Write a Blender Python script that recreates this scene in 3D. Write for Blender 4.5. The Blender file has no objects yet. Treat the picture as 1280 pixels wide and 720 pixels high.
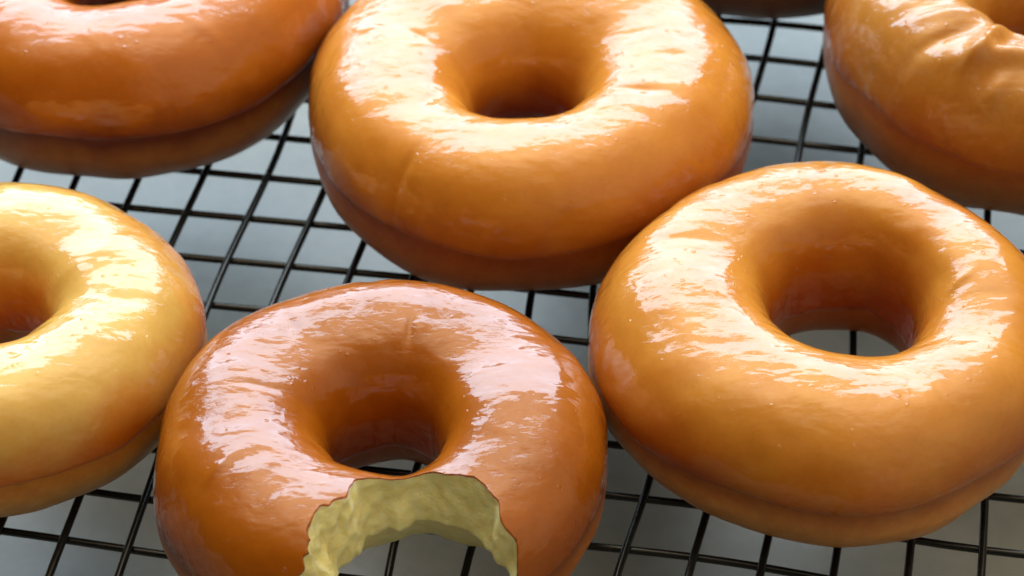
import bpy, bmesh, math, random
import numpy as np
from mathutils import Vector, Matrix, noise

random.seed(7)
CELL = 0.0135
SC = bpy.context.scene
COL = SC.collection

# ------------------------------------------------------------------ camera
F_PX, RX, RY, RZ = 3000.0, -0.770, -0.034, 0.189
TV = np.array([-4.321, -1.240, 39.324]) * CELL
def _rot():
    cx, sx, cy, sy, cz, sz = math.cos(RX), math.sin(RX), math.cos(RY), math.sin(RY), math.cos(RZ), math.sin(RZ)
    rz = np.array([[cz, -sz, 0], [sz, cz, 0], [0, 0, 1]])
    rx = np.array([[1, 0, 0], [0, cx, -sx], [0, sx, cx]])
    ry = np.array([[cy, -sy, 0], [sy, cy, 0], [0, 0, 1]])
    return ry @ rx @ rz @ np.diag([1, -1, -1])
ROT = _rot()
CPOS = -ROT.T @ TV
YAW = math.atan2(ROT[0][1], ROT[0][0])

def at(px, py, z=0.0):
    """world point at height z seen at pixel (px, py) of the 1280x720 photograph"""
    d = ROT.T @ np.array([(px - 640) / F_PX, (py - 360) / F_PX, 1.0])
    k = (z - CPOS[2]) / d[2]
    return CPOS + k * d

cd = bpy.data.cameras.new('camera')
cam = bpy.data.objects.new('camera', cd)
COL.objects.link(cam)
SC.camera = cam
m = np.eye(4)
m[:3, 0], m[:3, 1], m[:3, 2], m[:3, 3] = ROT[0], -ROT[1], -ROT[2], CPOS
cam.matrix_world = Matrix(m.tolist())
cd.sensor_width = 36.0
cd.lens = F_PX / 1280 * 36.0
cd.clip_start = 0.01
cd.clip_end = 20.0
cd.dof.use_dof = True
cd.dof.aperture_fstop = 20.0
foc = at(560, 480, 0.03)
cd.dof.focus_distance = float((ROT @ foc + TV)[2])

# ------------------------------------------------------------------ helpers
def srgb(r, g, b):
    def f(c):
        c /= 255.0
        return c / 12.92 if c <= 0.04045 else ((c + 0.055) / 1.055) ** 2.4
    return (f(r), f(g), f(b), 1.0)

def new_mat(name):
    mt = bpy.data.materials.new(name)
    mt.use_nodes = True
    nt = mt.node_tree
    nt.nodes.clear()
    out = nt.nodes.new('ShaderNodeOutputMaterial')
    p = nt.nodes.new('ShaderNodeBsdfPrincipled')
    nt.links.new(p.outputs[0], out.inputs[0])
    return mt, nt, p

def node(nt, typ, ins=None, **kw):
    n = nt.nodes.new(typ)
    for k, v in kw.items():
        setattr(n, k, v)
    for k, v in (ins or {}).items():
        if isinstance(v, bpy.types.NodeSocket):
            nt.links.new(v, n.inputs[k])
        else:
            n.inputs[k].default_value = v
    return n

def ramp(nt, fac, stops, interp='LINEAR'):
    n = nt.nodes.new('ShaderNodeValToRGB')
    n.color_ramp.interpolation = interp
    el = n.color_ramp.elements
    while len(el) > 1:
        el.remove(el[-1])
    el[0].position, el[0].color = stops[0]
    for pos, c in stops[1:]:
        e = el.new(pos)
        e.color = c
    nt.links.new(fac, n.inputs[0])
    return n.outputs[0]

def g(v):
    return (v, v, v, 1.0)

def mixc(nt, fac, a, b, mode='MIX'):
    n = nt.nodes.new('ShaderNodeMix')
    n.data_type = 'RGBA'
    n.blend_type = mode
    for idx, v in ((0, fac), (6, a), (7, b)):
        if isinstance(v, bpy.types.NodeSocket):
            nt.links.new(v, n.inputs[idx])
        else:
            n.inputs[idx].default_value = v
    return n.outputs[2]

def math_n(nt, op, a, b=0.0, clamp=False):
    n = nt.nodes.new('ShaderNodeMath')
    n.operation = op
    n.use_clamp = clamp
    for i, v in enumerate((a, b)):
        if isinstance(v, bpy.types.NodeSocket):
            nt.links.new(v, n.inputs[i])
        else:
            n.inputs[i].default_value = v
    return n.outputs[0]

def coords(nt, off):
    tc = nt.nodes.new('ShaderNodeTexCoord')
    mp = node(nt, 'ShaderNodeMapping', {'Vector': tc.outputs['Object'], 'Location': off})
    return tc.outputs['Object'], mp.outputs[0]

# ------------------------------------------------------------------ materials
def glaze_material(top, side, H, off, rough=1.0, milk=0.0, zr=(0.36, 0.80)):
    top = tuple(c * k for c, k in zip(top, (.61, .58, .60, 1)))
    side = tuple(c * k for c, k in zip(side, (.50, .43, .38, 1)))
    mt, nt, p = new_mat('glaze')
    oc, v = coords(nt, off)
    sep = node(nt, 'ShaderNodeSeparateXYZ', {0: oc})
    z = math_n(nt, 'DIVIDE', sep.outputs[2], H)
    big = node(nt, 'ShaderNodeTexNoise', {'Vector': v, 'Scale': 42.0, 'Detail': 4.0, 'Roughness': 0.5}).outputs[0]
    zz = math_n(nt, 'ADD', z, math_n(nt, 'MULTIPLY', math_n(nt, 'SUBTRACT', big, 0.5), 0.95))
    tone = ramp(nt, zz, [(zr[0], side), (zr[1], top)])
    mott = node(nt, 'ShaderNodeTexNoise', {'Vector': v, 'Scale': 75.0, 'Detail': 4.0, 'Roughness': 0.5}).outputs[0]
    dark = ramp(nt, mott, [(0.34, (0.84, 0.72, 0.55, 1)), (0.64, g(1.0))])
    col = mixc(nt, 0.55, tone, dark, 'MULTIPLY')
    fine = node(nt, 'ShaderNodeTexNoise', {'Vector': v, 'Scale': 900.0, 'Detail': 3.0}).outputs[0]
    fd = ramp(nt, fine, [(0.34, (0.80, 0.66, 0.52, 1)), (0.48, g(1.0))])
    col = mixc(nt, 0.16, col, fd, 'MULTIPLY')
    if milk > 0:
        mk = node(nt, 'ShaderNodeTexNoise', {'Vector': v, 'Scale': 130.0, 'Detail': 8.0, 'Roughness': 0.7, 'Distortion': 0.6}).outputs[0]
        mf = math_n(nt, 'MULTIPLY', ramp(nt, mk, [(0.50, g(0)), (0.64, g(1))]), milk)
        col = mixc(nt, mf, col, srgb(236, 205, 160))
    nt.links.new(col, p.inputs['Base Color'])
    p.inputs['Roughness'].default_value = 0.42
    p.inputs['Specular IOR Level'].default_value = 0.08
    p.inputs['Subsurface Weight'].default_value = 0.07
    p.inputs['Subsurface Radius'].default_value = (1.0, 0.42, 0.14)
    p.inputs['Subsurface Scale'].default_value = 0.005
    # glossy sugar coat, wrinkled and pitted
    st = node(nt, 'ShaderNodeMapping', {'Vector': v, 'Scale': (0.6, 1.2, 1.0)}).outputs[0]
    n1 = node(nt, 'ShaderNodeTexNoise', {'Vector': st, 'Scale': 150.0, 'Detail': 2.5, 'Roughness': 0.45, 'Distortion': 0.3}).outputs[0]
    n2 = ramp(nt, node(nt, 'ShaderNodeTexNoise', {'Vector': st, 'Scale': 430.0, 'Detail': 6.0, 'Roughness': 0.6}).outputs[0], [(0.34, g(0)), (0.44, g(0.55)), (0.56, g(0.62)), (0.66, g(1))])
    where = node(nt, 'ShaderNodeTexNoise', {'Vector': v, 'Scale': 60.0, 'Detail': 3.0}).outputs[0]
    wf = ramp(nt, where, [(0.38, g(0.25)), (0.60, g(1.0))])
    flat = ramp(nt, n1, [(0.25, g(0.0)), (0.75, g(1.0))])
    vor = node(nt, 'ShaderNodeTexVoronoi', {'Vector': v, 'Scale': 420.0, 'Randomness': 1.0}).outputs['Distance']
    vsel = node(nt, 'ShaderNodeTexNoise', {'Vector': v, 'Scale': 240.0, 'Detail': 2.0}).outputs[0]
    pit = math_n(nt, 'MULTIPLY', ramp(nt, vor, [(0.10, g(1)), (0.22, g(0))]), ramp(nt, vsel, [(0.56, g(0)), (0.62, g(1))]))
    n4 = node(nt, 'ShaderNodeTexNoise', {'Vector': st, 'Scale': 270.0, 'Detail': 2.0, 'Roughness': 0.5}).outputs[0]
    h = math_n(nt, 'ADD', math_n(nt, 'MULTIPLY', flat, 1.6), math_n(nt, 'MULTIPLY', math_n(nt, 'MULTIPLY', n4, wf), 1.1))
    h = math_n(nt, 'ADD', h, math_n(nt, 'MULTIPLY', math_n(nt, 'MULTIPLY', n2, wf), 0.34))
    h = math_n(nt, 'ADD', h, math_n(nt, 'MULTIPLY', pit, 0.5))
    n3 = node(nt, 'ShaderNodeTexNoise', {'Vector': st, 'Scale': 1100.0, 'Detail': 3.0, 'Roughness': 0.6}).outputs[0]
    w3 = ramp(nt, node(nt, 'ShaderNodeTexNoise', {'Vector': st, 'Scale': 130.0, 'Detail': 4.0}).outputs[0], [(0.50, g(0.05)), (0.62, g(1))])
    h = math_n(nt, 'ADD', h, math_n(nt, 'MULTIPLY', math_n(nt, 'MULTIPLY', n3, w3), 0.10))
    b = node(nt, 'ShaderNodeBump', {'Height': h, 'Strength': 0.85 * rough, 'Distance': 0.00032})
    b2 = node(nt, 'ShaderNodeBump', {'Height': h, 'Strength': 0.025 * rough, 'Distance': 0.00025})
    nt.links.new(b2.outputs[0], p.inputs['Normal'])
    p.inputs['Coat Weight'].default_value = 1.0
    p.inputs['Coat IOR'].default_value = 1.52
    rn = node(nt, 'ShaderNodeTexNoise', {'Vector': st, 'Scale': 120.0, 'Detail': 6.0, 'Roughness': 0.65}).outputs[0]
    cr = ramp(nt, rn, [(0.42, g(0.035)), (0.56, g(0.07)), (0.68, g(0.17))])
    nt.links.new(cr, p.inputs['Coat Roughness'])
    nt.links.new(b.outputs[0], p.inputs['Coat Normal'])
    return mt

def dough_material(side, pale, H, off):
    mt, nt, p = new_mat('dough')
    oc, v = coords(nt, off)
    sep = node(nt, 'ShaderNodeSeparateXYZ', {0: oc})
    z = math_n(nt, 'DIVIDE', sep.outputs[2], H)
    big = node(nt, 'ShaderNodeTexNoise', {'Vector': v, 'Scale': 60.0, 'Detail': 5.0, 'Roughness': 0.6}).outputs[0]
    zz = math_n(nt, 'ADD', z, math_n(nt, 'MULTIPLY', math_n(nt, 'SUBTRACT', big, 0.5), 0.18))
    dk = (side[0] * 0.50, side[1] * 0.62, side[2] * 0.9, 1)
    tone = ramp(nt, zz, [(0.06, dk), (0.20, pale), (0.36, pale), (0.50, dk)])
    rad = node(nt, 'ShaderNodeVectorMath', {0: node(nt, 'ShaderNodeVectorMath', {0: oc, 1: (1, 1, 0)}, operation='MULTIPLY').outputs[0]}, operation='LENGTH').outputs['Value']
    outer = math_n(nt, 'GREATER_THAN', rad, H * 0.85)
    tone = mixc(nt, outer, dk, tone)  # inside the hole the brown paints in shade; the pale band stays outside
    mott = node(nt, 'ShaderNodeTexNoise', {'Vector': v, 'Scale': 300.0, 'Detail': 6.0, 'Roughness': 0.7}).outputs[0]
    col = mixc(nt, 0.6, tone, ramp(nt, mott, [(0.35, (0.75, 0.62, 0.5, 1)), (0.6, g(1))]), 'MULTIPLY')
    nt.links.new(col, p.inputs['Base Color'])
    p.inputs['Roughness'].default_value = 0.42
    p.inputs['Subsurface Weight'].default_value = 0.3
    p.inputs['Subsurface Radius'].default_value = (1.0, 0.45, 0.18)
    p.inputs['Subsurface Scale'].default_value = 0.004
    p.inputs['Coat Weight'].default_value = 0.35
    p.inputs['Coat Roughness'].default_value = 0.3
    b = node(nt, 'ShaderNodeBump', {'Height': mott, 'Strength': 0.5, 'Distance': 0.0004})
    nt.links.new(b.outputs[0], p.inputs['Normal'])
    return mt

def crumb_material():
    mt, nt, p = new_mat('crumb')
    oc, v = coords(nt, (0.3, 0.1, 0.2))
    st = node(nt, 'ShaderNodeMapping', {'Vector': v, 'Scale': (1.0, 1.0, 1.5)}).outputs[0]
    n1 = node(nt, 'ShaderNodeTexNoise', {'Vector': st, 'Scale': 420.0, 'Detail': 8.0, 'Roughness': 0.7, 'Distortion': 0.5}).outputs[0]
    vor = node(nt, 'ShaderNodeTexVoronoi', {'Vector': st, 'Scale': 900.0}).outputs['Distance']
    hole = ramp(nt, vor, [(0.0, g(0)), (0.5, g(1))])
    col = ramp(nt, n1, [(0.30, (.94, .76, .28, 1)), (0.50, (.98, .87, .42, 1)), (0.68, (.98, .93, .56, 1))])
    nt.links.new(col, p.inputs['Base Color'])
    p.inputs['Roughness'].default_value = 0.62
    p.inputs['Specular IOR Level'].default_value = 0.3
    p.inputs['Subsurface Weight'].default_value = 0.6
    p.inputs['Subsurface Radius'].default_value = (1.0, 0.7, 0.3)
    p.inputs['Subsurface Scale'].default_value = 0.004
    h = math_n(nt, 'ADD', n1, math_n(nt, 'MULTIPLY', hole, 0.5))
    b = node(nt, 'ShaderNodeBump', {'Height': h, 'Strength': 0.40, 'Distance': 0.0004})
    nt.links.new(b.outputs[0], p.inputs['Normal'])
    return mt

# ------------------------------------------------------------------ doughnuts
def fbm(p, octv=3):
    return noise.fractal(p, 1.0, 2.0, octv, noise_basis='PERLIN_ORIGINAL')

def sgnpow(c, e):
    return math.copysign(abs(c) ** e, c)

class Ring:
    """the shape of one doughnut: a point on its skin for an angle round the ring and one round the tube"""
    def __init__(s, R, hole, H, crest=None, seed=0, squash=(1, 1), lumps=(), wob=1.0, hoff=(0, 0), seam=0.5):
        s.hoff, s.seam = hoff, seam
        s.R, s.rh, s.H, s.seed, s.squash, s.lumps, s.wob = R, hole, H, seed, squash, lumps, wob
        rd = random.Random(seed * 17 + 3)
        extra = []
        for k in range(9):      # little creases and dents in the skin
            a, q = rd.uniform(0, 6.283), rd.uniform(0.45, 0.93) * R
            extra.append((q * math.cos(a), q * math.sin(a), rd.uniform(0.002, 0.007), rd.uniform(0.0009, 0.0020),
                          a + rd.uniform(-0.6, 0.6), rd.choice((-1, -1, 1)) * rd.uniform(0.00015, 0.00045)))
        s.lumps = tuple(lumps) + tuple(extra)
        s.cr = crest or (hole + (R - hole) * 0.50)
    def raw(s, th, ph):
        sd = Vector((s.seed * 3.7, s.seed * 1.3, 0))
        dirv = Vector((math.cos(th), math.sin(th), 0))
        w1 = noise.noise(dirv * 0.9 + sd)
        w2 = noise.noise(dirv * 0.9 + sd + Vector((5, 5, 5)))
        w3 = noise.noise(dirv * 1.1 + sd + Vector((9, 2, 5)))
        w4 = noise.noise(dirv * 2.6 + sd + Vector((1, 7, 3)))
        R = s.R * (1 + 0.030 * s.wob * w1 + 0.015 * w4)
        rh = s.rh * (1 + 0.10 * s.wob * w2 + 0.05 * w4)
        H = s.H * (1 + 0.05 * s.wob * w3)
        cr = s.cr * (1 + 0.02 * w2)
        base = s.rh + (s.R - s.rh) * 0.50
        zo, zi = H * 0.47, H * 0.44
        c, sn = math.cos(ph), math.sin(ph)
        if sn >= 0:
            if c >= 0:
                r = cr + (R - cr) * abs(c) ** 0.92; z = zo + (H - zo) * abs(sn) ** 0.96
            else:
                r = cr - (cr - rh) * abs(c) ** 0.70; z = zi + (H - zi) * abs(sn) ** 0.86
        else:
            if c >= 0:
                r = base + (R - base) * abs(c) ** 0.95; z = zo - zo * abs(sn) ** 0.92
            else:
                r = base - (base - rh) * abs(c) ** 0.42; z = zi - zi * abs(sn) ** 0.80
        w = min(1.0, max(0.0, (R - r) / (R - rh)))
        return Vector(((r * math.cos(th) + s.hoff[0] * s.R * w) * s.squash[0], (r * math.sin(th) + s.hoff[1] * s.R * w) * s.squash[1], z))
    def grid(s, nt_, ph0, ph1, np_, off, skin_fn=None, closed=False):
        """rows over the tube angle, columns over the ring angle; off(th, ph) is an offset along the normal"""
        P = np.zeros((np_, nt_, 3))
        for j in range(np_):
            ph = ph0 + (ph1 - ph0) * (j / np_ if closed else j / (np_ - 1))
            for i in range(nt_):
                P[j, i] = s.raw(2 * math.pi * i / nt_, ph)
        e = 1e-3
        dth = np.roll(P, -1, 1) - np.roll(P, 1, 1)
        if closed:
            dph = np.roll(P, -1, 0) - np.roll(P, 1, 0)
        else:
            dph = np.gradient(P, axis=0)
        N = np.cross(dth, dph)
        N /= np.linalg.norm(N, axis=2, keepdims=True) + 1e-12
        out = P.copy()
        sd = Vector((s.seed * 11.3, s.seed * 5.1, 2.0))
        for j in range(np_):
            ph = ph0 + (ph1 - ph0) * (j / np_ if closed else j / (np_ - 1))
            for i in range(nt_):
                th = 2 * math.pi * i / nt_
                v = Vector(P[j, i])
                d = 0.0013 * s.wob * noise.noise(v * 34 + sd)
                d += 0.00028 * s.wob * noise.noise(v * 90 + sd)
                # the seam of the fryer line round the outside
                pd = math.degrees(ph)
                pd = (pd + 180) % 360 - 180
                wv = 3.0 * noise.noise(Vector((math.cos(th), math.sin(th), 0)) * 2.2 + sd)
                sm = 0.55 + 0.9 * noise.noise(Vector((math.cos(th), math.sin(th), 0)) * 1.7 + sd)
                d -= 0.0011 * s.seam * sm * math.exp(-((pd - 2 + 2 * wv) / 9.0) ** 2)
                d += 0.0003 * s.seam * math.exp(-((pd + 18 + wv) / 13.0) ** 2)
                for (lx, ly, sx, sy, rot, amp) in s.lumps:
                    if math.sin(ph) > 0:
                        qx, qy = v.x - lx, v.y - ly
                        ux = qx * math.cos(rot) + qy * math.sin(rot); uy = -qx * math.sin(rot) + qy * math.cos(rot)
                        d += amp * math.exp(-(ux / sx) ** 2 - (uy / sy) ** 2)
                if off:
                    d += off(v, th, pd)
                out[j, i] = P[j, i] + N[j, i] * d
        return out

def grid_faces(nr, nc, closed, flip=False, base=0):
    F = []
    for j in range(nr if closed else nr - 1):
        for i in range(nc):
            a, b = j * nc + i, j * nc + (i + 1) % nc
            c, d = ((j + 1) % nr) * nc + (i + 1) % nc, ((j + 1) % nr) * nc + i
            f = (a, b, c, d)
            F.append(tuple(base + k for k in (f[::-1] if flip else f)))
    return F

def mesh_obj(name, verts, faces, mat, parent=None, smooth=True):
    me = bpy.data.meshes.new(name)
    me.from_pydata([tuple(v) for v in verts], [], faces)
    me.validate()
    if smooth:
        me.polygons.foreach_set('use_smooth', [True] * len(me.polygons))
    if mat:
        me.materials.append(mat)
    o = bpy.data.objects.new(name, me)
    COL.objects.link(o)
    if parent:
        o.parent = parent
    return o

GROUP = 'glazed ring doughnuts on the cooling rack'

def build_doughnut(label, px, py, Rpx, hole, hk, top, side, pale, seed, squash=(1, 0.955), res=1.0, rough=1.0,
                   lumps=(), milk=0.0, wob=1.35, hoff=(0, 0), zr=(0.36, 0.80), seam=0.4):
    # size from the width in the photograph at the height of the waist
    c0 = at(px, py, 0.016)
    c1 = at(px + Rpx, py, 0.016)
    # width along the image plane at that depth
    depth = float((ROT @ c0 + TV)[2])
    R = Rpx / F_PX * depth
    H = 2 * R * hk
    root = bpy.data.objects.new('glazed_doughnut', None)
    COL.objects.link(root)
    root.empty_display_size = 0.01
    root.location = at(px, py, H * 0.5)
    root.location.z = 0.0
    root.rotation_euler.z = YAW
    root['label'] = label
    root['category'] = 'doughnut'
    root['group'] = GROUP
    ring = Ring(R, R * hole, H, seed=seed, squash=squash, lumps=lumps, wob=wob, hoff=hoff, seam=seam)
    nth = int(300 * res)
    sd = Vector((seed * 7.1, 3.3, seed))
    # dough: the whole closed ring
    P = ring.grid(nth, 0, 2 * math.pi, int(150 * res), None, closed=True)
    off = (seed * 1.37, seed * 0.71, 0.0)
    dm = dough_material(side, pale, H, off)
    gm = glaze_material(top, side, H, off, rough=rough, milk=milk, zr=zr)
    dough = mesh_obj('dough', P.reshape(-1, 3), grid_faces(P.shape[0], nth, True), dm, root)
    # glaze: a closed shell over the upper skin that thins out and dives under at its two edges
    e0, e1 = -7.0, 208.0
    def goff(v, th, pd):
        q = pd if pd > -90 else pd + 360
        w = 3.5 * noise.noise(Vector((math.cos(th) * 3, math.sin(th) * 3, 1)) + sd)
        t0 = (q - (e0 + 7 + w)) / 9.0
        t1 = ((e1 - 8 + w) - q) / 12.0
        t = max(0.0, min(1.0, min(t0, t1)))
        t = t * t * (3 - 2 * t)
        a = -0.0004 + t * 0.00065
        # slow sags and flow ridges of the sugar
        a += t * 0.00007 * noise.noise(v * 240 + sd)
        a += t * 0.00002 * noise.noise(v * 520 + sd)
        return a
    nph = int(190 * res)
    Q = ring.grid(int(nth * 1.6), math.radians(e0), math.radians(e1), nph, goff)
    nth2 = int(nth * 1.6)
    IN = ring.grid(nth2, math.radians(e0), math.radians(e1), nph, lambda v, th, pd: -0.0006) if seed == BITE_SEED else None
    if IN is None:
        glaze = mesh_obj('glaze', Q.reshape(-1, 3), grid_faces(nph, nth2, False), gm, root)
    else:
        n = nph * nth2
        V = np.concatenate([Q.reshape(-1, 3), IN.reshape(-1, 3)])
        Fc = grid_faces(nph, nth2, False) + grid_faces(nph, nth2, False, True, n)
        for j, fl in ((0, False), (nph - 1, True)):
            for i in range(nth2):
                a, b = j * nth2 + i, j * nth2 + (i + 1) % nth2
                f = (b, a, a + n, b + n)
                Fc.append(f[::-1] if fl else f)
        glaze = mesh_obj('glaze', V, Fc, gm, root)
    return root, dough, glaze, ring

BITE_SEED = 4
deep, amber, gold, honey = srgb(196, 104, 28), srgb(214, 128, 42), srgb(228, 158, 66), srgb(236, 186, 98)
pale_b = srgb(196, 142, 80)

specs = [
    # label, px, py, Rpx, hole ratio, height ratio, top, side, pale, seed, extras
    ('pale yellow glazed doughnut at the left edge of the rack, behind the bitten one',
     2, 432, 253, 0.225, 0.385, (1.12, .70, .16, 1), (1.30, .38, .02, 1), (.58, .30, .08, 1), 2, dict(zr=(0.55, 0.95))),
    ('large golden glazed doughnut with an open hole, right of the bitten one',
     1023, 435, 287, 0.305, 0.385, (1.02, .43, .055, 1), (.88, .20, .008, 1), (.60, .26, .06, 1), 3, dict(rough=1.0, seam=1.0, zr=(0.45, 0.92), hoff=(0.11, 0.055))),
    ('golden orange glazed doughnut in the middle of the back row, whole top ring in view',
     661, 134, 278, 0.235, 0.385, (1.08, .43, .05, 1), (.66, .125, .005, 1), (.46, .15, .02, 1), 5, dict(hoff=(-0.02, -0.145))),
    ('dark orange glazed doughnut in the back left corner, above the pale yellow one',
     160, 6, 271, 0.25, 0.385, (.86, .26, .02, 1), (.28, .042, .003, 1), (.36, .15, .035, 1), 6, dict(rough=0.9, seam=0.9, hoff=(0, -0.09))),
    ('orange glazed doughnut with a torn lumpy fold beside its hole, in the back right corner',
     1312, 42, 281, 0.27, 0.385, (.95, .42, .07, 1), (.86, .21, .016, 1), (.36, .15, .035, 1), 7,
     dict(rough=1.3, milk=0.12, hoff=(-0.06, -0.20), lumps=((-0.0145, -0.0320, 0.012, 0.0024, -0.12, 0.0028), (-0.0215, -0.0285, 0.006, 0.0022, 0.95, 0.0028),
                                      (-0.010, -0.0265, 0.008, 0.0018, -0.35, 0.0022), (-0.028, -0.025, 0.006, 0.0016, 0.3, -0.0012), (-0.030, -0.012, 0.007, 0.0022, 0.2, 0.0010), (-0.026, -0.019, 0.007, 0.0018, 0.1, 0.0010), (-0.020, -0.0385, 0.003, 0.0018, 0.5, 0.0010)))),
    ('dark brown glazed doughnut at the very back, only its front edge in view',
     938, -196, 276, 0.25, 0.385, (.40, .11, .01, 1), (.25, .05, .005, 1), (.20, .08, .02, 1), 8, dict(res=0.7)),
]
for s in specs:
    build_doughnut(*s[:10], **s[10])

# the bitten one
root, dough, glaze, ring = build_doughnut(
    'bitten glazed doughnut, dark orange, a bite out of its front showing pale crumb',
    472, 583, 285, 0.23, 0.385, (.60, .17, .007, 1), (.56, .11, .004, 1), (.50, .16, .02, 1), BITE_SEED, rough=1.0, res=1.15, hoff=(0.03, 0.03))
R = ring.R
cut_mat = crumb_material()

def bite_cutter(name, grow):
    nu, nv = 420, 130
    V, Fc = [], []
    cx, cy = root_local_bite
    z0, z1 = -0.006, ring.H + 0.012
    for j in range(nv):
        t = j / (nv - 1)
        z = z0 + (z1 - z0) * t
        for i in range(nu):
            a = 2 * math.pi * i / nu
            # the mark of teeth: shallow scallops; wider at the top than at the bottom
            sh = grow + 0.0095 * (t - 0.58) + 0.040 * max(0.0, 0.50 - t)
            rx, ry = R * 0.455 + sh, R * 0.66 + sh
            d = Vector((math.cos(a), math.sin(a), 0))
            p = Vector((cx + rx * d.x, cy + ry * d.y, z))
            k = 0.0007 * noise.noise(Vector((p.x * 90, p.y * 90, z * 60)))
            k += 0.0026 * max(0.0, -d.x) ** 1.5 * abs(noise.noise(Vector((p.x * 420, p.y * 420, z * 200)))) - 0.0006 * max(0.0, -d.x)
            k += 0.0003 * noise.noise(Vector((p.x * 260, p.y * 260, z * 170)))
            k += 0.0003 * noise.noise(Vector((p.x * 600, p.y * 600, z * 420)))
            k += 0.0008 * abs(math.sin(a * 7))
            k += 0.0016 * max(0.0, t - 0.45) * 2 * noise.noise(Vector((p.x * 170, p.y * 170, 4.0)))
            for (a0, t0, wa, wt_, am) in ((2.30, 0.66, 0.20, 0.22, 0.0016), (2.62, 0.50, 0.14, 0.14, 0.0018), (0.75, 0.62, 0.10, 0.14, 0.0014), (1.75, 0.50, 0.10, 0.10, 0.0010)):
                e = ((a - a0) / wa) ** 2 + ((t - t0) / wt_) ** 2
                k -= am * math.exp(-e * e)
            V.append(p + d * k)
    Fc = grid_faces(nv, nu, False)
    V.append(Vector((cx, cy, z0))); V.append(Vector((cx, cy, z1)))
    for i in range(nu):
        Fc.append(((i + 1) % nu, i, nu * nv))
        Fc.append(((nv - 1) * nu + i, (nv - 1) * nu + (i + 1) % nu, nu * nv + 1))
    return mesh_obj(name, V, Fc, cut_mat)

root_local_bite = (R * 0.205, -R * 1.02)

def cut(o, cutter):
    o.data.materials.append(cut_mat)
    md = o.modifiers.new('cut', 'BOOLEAN')
    md.operation = 'DIFFERENCE'
    md.solver = 'EXACT'
    md.material_mode = 'TRANSFER'
    md.object = cutter
    cutter.location = root.location
    cutter.rotation_euler = root.rotation_euler
    bpy.context.view_layer.update()
    dg = bpy.context.evaluated_depsgraph_get()
    me = bpy.data.meshes.new_from_object(o.evaluated_get(dg), depsgraph=dg)
    o.modifiers.clear()
    o.data = me
    return me

c1 = bite_cutter('bite_shape', 0.0)
me = cut(dough, c1)
# the cut faces become the crumb part
idx = [i for i, m_ in enumerate(me.materials) if m_ and m_.name.startswith('crumb')]
def split_faces(me, keep_cut):
    bm = bmesh.new(); bm.from_mesh(me)
    kill = [f for f in bm.faces if (f.material_index in idx) != keep_cut]
    bmesh.ops.delete(bm, geom=kill, context='FACES')
    n = bpy.data.meshes.new('crumb' if keep_cut else 'dough')
    for f in bm.faces:
        f.material_index = 0
        f.smooth = True
    bm.to_mesh(n); bm.free()
    return n
mc, md_ = split_faces(me, True), split_faces(me, False)
mc.materials.append(cut_mat)
md_.materials.append(dough.material_slots[0].material if dough.material_slots else None)
dm = me.materials[0]
md_.materials.clear(); md_.materials.append(dm)
dough.data = md_
crumb = bpy.data.objects.new('crumb', mc); COL.objects.link(crumb); crumb.parent = root
crumb['label'] = 'pale yellow bitten crumb'
bpy.data.objects.remove(c1)
c2 = bite_cutter('bite_shape', 0.00012)
mg = cut(glaze, c2)
# the thin broken edge of the crust keeps the colour of the crust
gmat = mg.materials[0]
for p_ in mg.polygons:
    p_.material_index = 0
    p_.use_smooth = True
mg.materials.clear(); mg.materials.append(gmat)
bpy.data.objects.remove(c2)

# ------------------------------------------------------------------ cooling rack
wm, nt, p = new_mat('black_wire')
oc, v = coords(nt, (0, 0, 0))
nz = node(nt, 'ShaderNodeTexNoise', {'Vector': v, 'Scale': 350.0, 'Detail': 3.0}).outputs[0]
nt.links.new(ramp(nt, nz, [(0.3, (0.006, 0.0065, 0.007, 1)), (0.7, (0.012, 0.013, 0.014, 1))]), p.inputs['Base Color'])
nt.links.new(ramp(nt, nz, [(0.3, g(0.18)), (0.7, g(0.28))]), p.inputs['Roughness'])
p.inputs['Specular IOR Level'].default_value = 0.35
bb = node(nt, 'ShaderNodeBump', {'Height': nz, 'Strength': 0.15, 'Distance': 0.0002})
nt.links.new(bb.outputs[0], p.inputs['Normal'])

# where crossings were measured in the photograph: pixel -> (column, row)
MEAS = [(359.5,167.5,0,-2),(338,216,0,-1),(260,210.5,-1,-1),(238,261,-1,0),(311,270,0,0),(389,277,1,0),(285,320,0,1),
        (362.5,327.5,1,1),(440,336,2,1),(522.5,341,3,1),(261,377,0,2),(102,612,-1,6),(80,668.5,-1,7),(187.5,620.6,0,6),
        (160,680.6,0,7),(2,654,-2,7),(804,619.7,7,5),(781.5,679.7,7,6),(868,691,8,6),(951,702,9,6),(1142,672,11,5),
        (1228.5,683.5,12,5),(958,68,8,-5),(1026,76,9,-5),(971,25.5,8,-6),(1016,124,9,-4),(943,115,8,-4),(996,175,9,-3),
        (728,422,6,2),(757,550,6,4),(506,586,4,5),(173,215,-2,-1),(101,215,-3,-1),(25,215,-4,-1)]
MP, MD = [], []
for (x, y, i, j) in MEAS:
    w = at(x, y, -0.001)
    if (x, y) in ((173,215),(101,215),(25,215)):
        d = np.array([w[0] - i * CELL, 0.0]);
    else:
        d = np.array([w[0] - i * CELL, w[1] + j * CELL])
    if np.abs(d).max() > 0.5 * CELL:
        print('measure off', x, y, i, j, d / CELL); continue
    MP.append((i * CELL, -j * CELL)); MD.append(d)
MP, MD = np.array(MP), np.array(MD)
S1 = 2.1 * CELL
def kern(a, b):
    return np.exp(-((a[:, None, :] - b[None, :, :]) ** 2).sum(2) / (2 * S1 * S1))
WT = np.linalg.solve(kern(MP, MP) + 0.25 * np.eye(len(MP)), MD)
def warp(x, y):
    return (kern(np.array([[x, y]]), MP) @ WT)[0]

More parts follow.
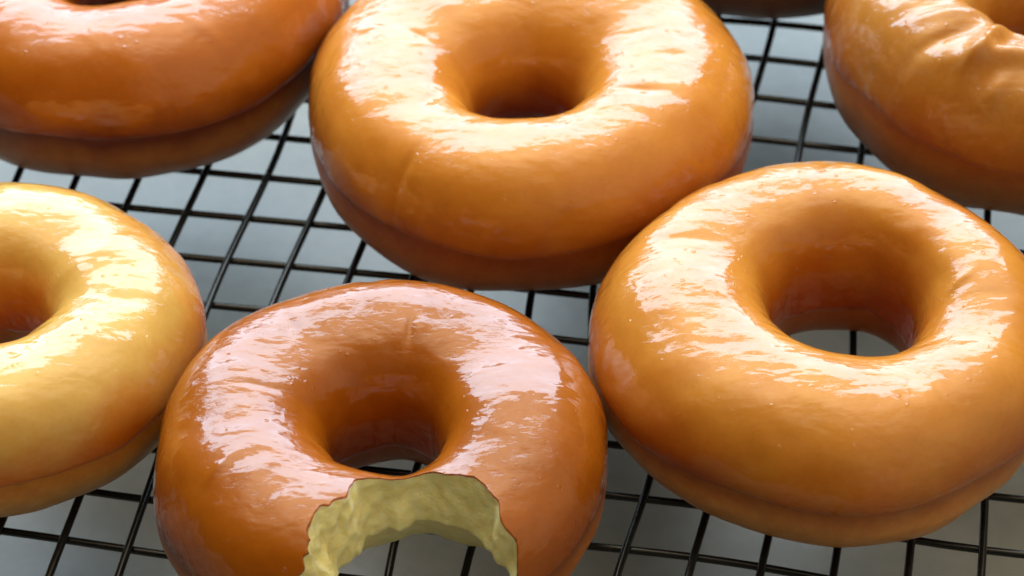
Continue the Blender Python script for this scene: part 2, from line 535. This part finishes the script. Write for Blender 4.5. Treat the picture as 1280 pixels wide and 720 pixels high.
rack = bpy.data.objects.new('cooling_rack', None)
COL.objects.link(rack)
rack.location = (0.06, 0.0, 0.0)
rack.empty_display_size = 0.01
rack['label'] = 'black wire cooling rack with a square mesh under all the doughnuts'
rack['category'] = 'cooling rack'
RO = np.array([0.06, 0.0, 0.0])

def wire(pts, rad, name):
    n = len(pts); k = 12
    V, Fc = [], []
    for a in range(n):
        t = pts[min(a + 1, n - 1)] - pts[max(a - 1, 0)]
        t = t / np.linalg.norm(t)
        up = np.array([0, 0, 1.0]); sidev = np.cross(t, up); sidev /= np.linalg.norm(sidev)
        u2 = np.cross(sidev, t)
        for q in range(k):
            an = 2 * math.pi * q / k
            V.append(pts[a] - RO + rad * (math.cos(an) * sidev + math.sin(an) * u2))
    for a in range(n - 1):
        for q in range(k):
            Fc.append((a * k + q, a * k + (q + 1) % k, (a + 1) * k + (q + 1) % k, (a + 1) * k + q))
    Fc.append(tuple(range(k))[::-1]); Fc.append(tuple((n - 1) * k + q for q in range(k)))
    return mesh_obj(name, V, Fc, wm, rack)

RW = 0.00082
I0, I1, J0, J1 = -8, 19, -16, 12
for i in range(I0, I1 + 1):
    pts = []
    for b in np.arange(J0 - 0.5, J1 + 0.51, 0.5):
        x, y = i * CELL, -b * CELL
        d = warp(x, y)
        pts.append(np.array([x + d[0], y + d[1], -RW + 0.0001 * math.sin(b * 1.1 + i)]))
    wire(pts, RW, 'long_wire')
for j in range(J0, J1 + 1):
    pts = []
    for a in np.arange(I0 - 0.5, I1 + 0.51, 0.5):
        x, y = a * CELL, -j * CELL
        d = warp(x, y)
        pts.append(np.array([x + d[0], y + d[1], -RW * 2.75 + 0.0001 * math.sin(a * 0.9 + j)]))
    wire(pts, RW * 0.98, 'cross_wire')

# ------------------------------------------------------------------ surface below
tm, nt, p = new_mat('grey_surface')
oc, v = coords(nt, (0, 0, 0))
n1 = node(nt, 'ShaderNodeTexNoise', {'Vector': v, 'Scale': 22.0, 'Detail': 6.0, 'Roughness': 0.6}).outputs[0]
n2 = node(nt, 'ShaderNodeTexNoise', {'Vector': v, 'Scale': 240.0, 'Detail': 5.0}).outputs[0]
base = ramp(nt, n1, [(0.3, (0.145, 0.148, 0.134, 1)), (0.7, (0.255, 0.252, 0.224, 1))])
col = mixc(nt, 0.5, base, ramp(nt, n2, [(0.3, g(0.86)), (0.55, g(1))]), 'MULTIPLY')
sp = node(nt, 'ShaderNodeTexNoise', {'Vector': v, 'Scale': 75.0, 'Detail': 3.0}).outputs[0]
col = mixc(nt, 0.5, col, ramp(nt, sp, [(0.24, g(0.45)), (0.31, g(1))]), 'MULTIPLY')
nt.links.new(col, p.inputs['Base Color'])
nt.links.new(ramp(nt, n1, [(0.3, g(0.30)), (0.7, g(0.36))]), p.inputs['Roughness'])
bb = node(nt, 'ShaderNodeBump', {'Height': n2, 'Strength': 0.12, 'Distance': 0.0005})
nt.links.new(bb.outputs[0], p.inputs['Normal'])
zt = -0.050
tab = mesh_obj('table_surface', [(-0.8, -0.7, zt), (0.9, -0.7, zt), (0.9, 0.6, zt), (-0.8, 0.6, zt)], [(0, 1, 2, 3)], tm, None, False)
tab['kind'] = 'structure'

# ------------------------------------------------------------------ light: one big window behind, a dim room, an added side fill
def area(name, loc, target, sx, sy, power, col):
    ld = bpy.data.lights.new(name, 'AREA')
    ld.shape = 'RECTANGLE'; ld.size = sx; ld.size_y = sy; ld.energy = power; ld.color = col
    o = bpy.data.objects.new(name, ld); COL.objects.link(o)
    d = Vector(target) - Vector(loc)
    o.location = loc
    o.rotation_euler = d.to_track_quat('-Z', 'Y').to_euler()
    return o
WD = Vector((-math.sin(YAW) - 0.08 * math.cos(YAW), math.cos(YAW) - 0.08 * math.sin(YAW), 0))
area('window_light', (0.05 + WD.x * 0.88, WD.y * 0.88, 0.60), (0.05, 0, 0.02), 1.45, 0.76, 30.0, (0.58, 0.80, 1.0))

w = bpy.data.worlds.new('World'); SC.world = w
w.use_nodes = True
wt = w.node_tree
bg = wt.nodes['Background']
# a dim room: a soft bright ceiling overhead that fades towards the walls
tc = wt.nodes.new('ShaderNodeTexCoord')
tdir = (-math.sin(YAW) * 0.36, math.cos(YAW) * 0.36, 0.933)
dt = node(wt, 'ShaderNodeVectorMath', {0: tc.outputs['Generated'], 1: tdir}, operation='DOT_PRODUCT').outputs['Value']
up = math_n(wt, 'POWER', math_n(wt, 'MAXIMUM', dt, 0.0), 7.0)
ca, sa = math.cos(YAW), math.sin(YAW)
sdir = (0.72 * ca + 0.42 * sa, 0.72 * sa - 0.42 * ca, 0.55)
ds = node(wt, 'ShaderNodeVectorMath', {0: tc.outputs['Generated'], 1: sdir}, operation='DOT_PRODUCT').outputs['Value']
side_fill = math_n(wt, 'MULTIPLY', math_n(wt, 'POWER', math_n(wt, 'MAXIMUM', ds, 0.0), 3.0), 0.80)  # added fill from the right front to brighten the crumb, no source there
tot = math_n(wt, 'ADD', math_n(wt, 'ADD', math_n(wt, 'MULTIPLY', up, 4.1), side_fill), 0.012)
wt.links.new(tot, bg.inputs[1])
bg.inputs[0].default_value = (1.0, 0.83, 0.56, 1)

SC.view_settings.view_transform = 'Standard'
SC.view_settings.look = 'None'
SC.view_settings.exposure = 0.0
SC.view_settings.gamma = 1.0
SC.render.engine = 'CYCLES'
SC.cycles.max_bounces = 8
SC.cycles.diffuse_bounces = 1
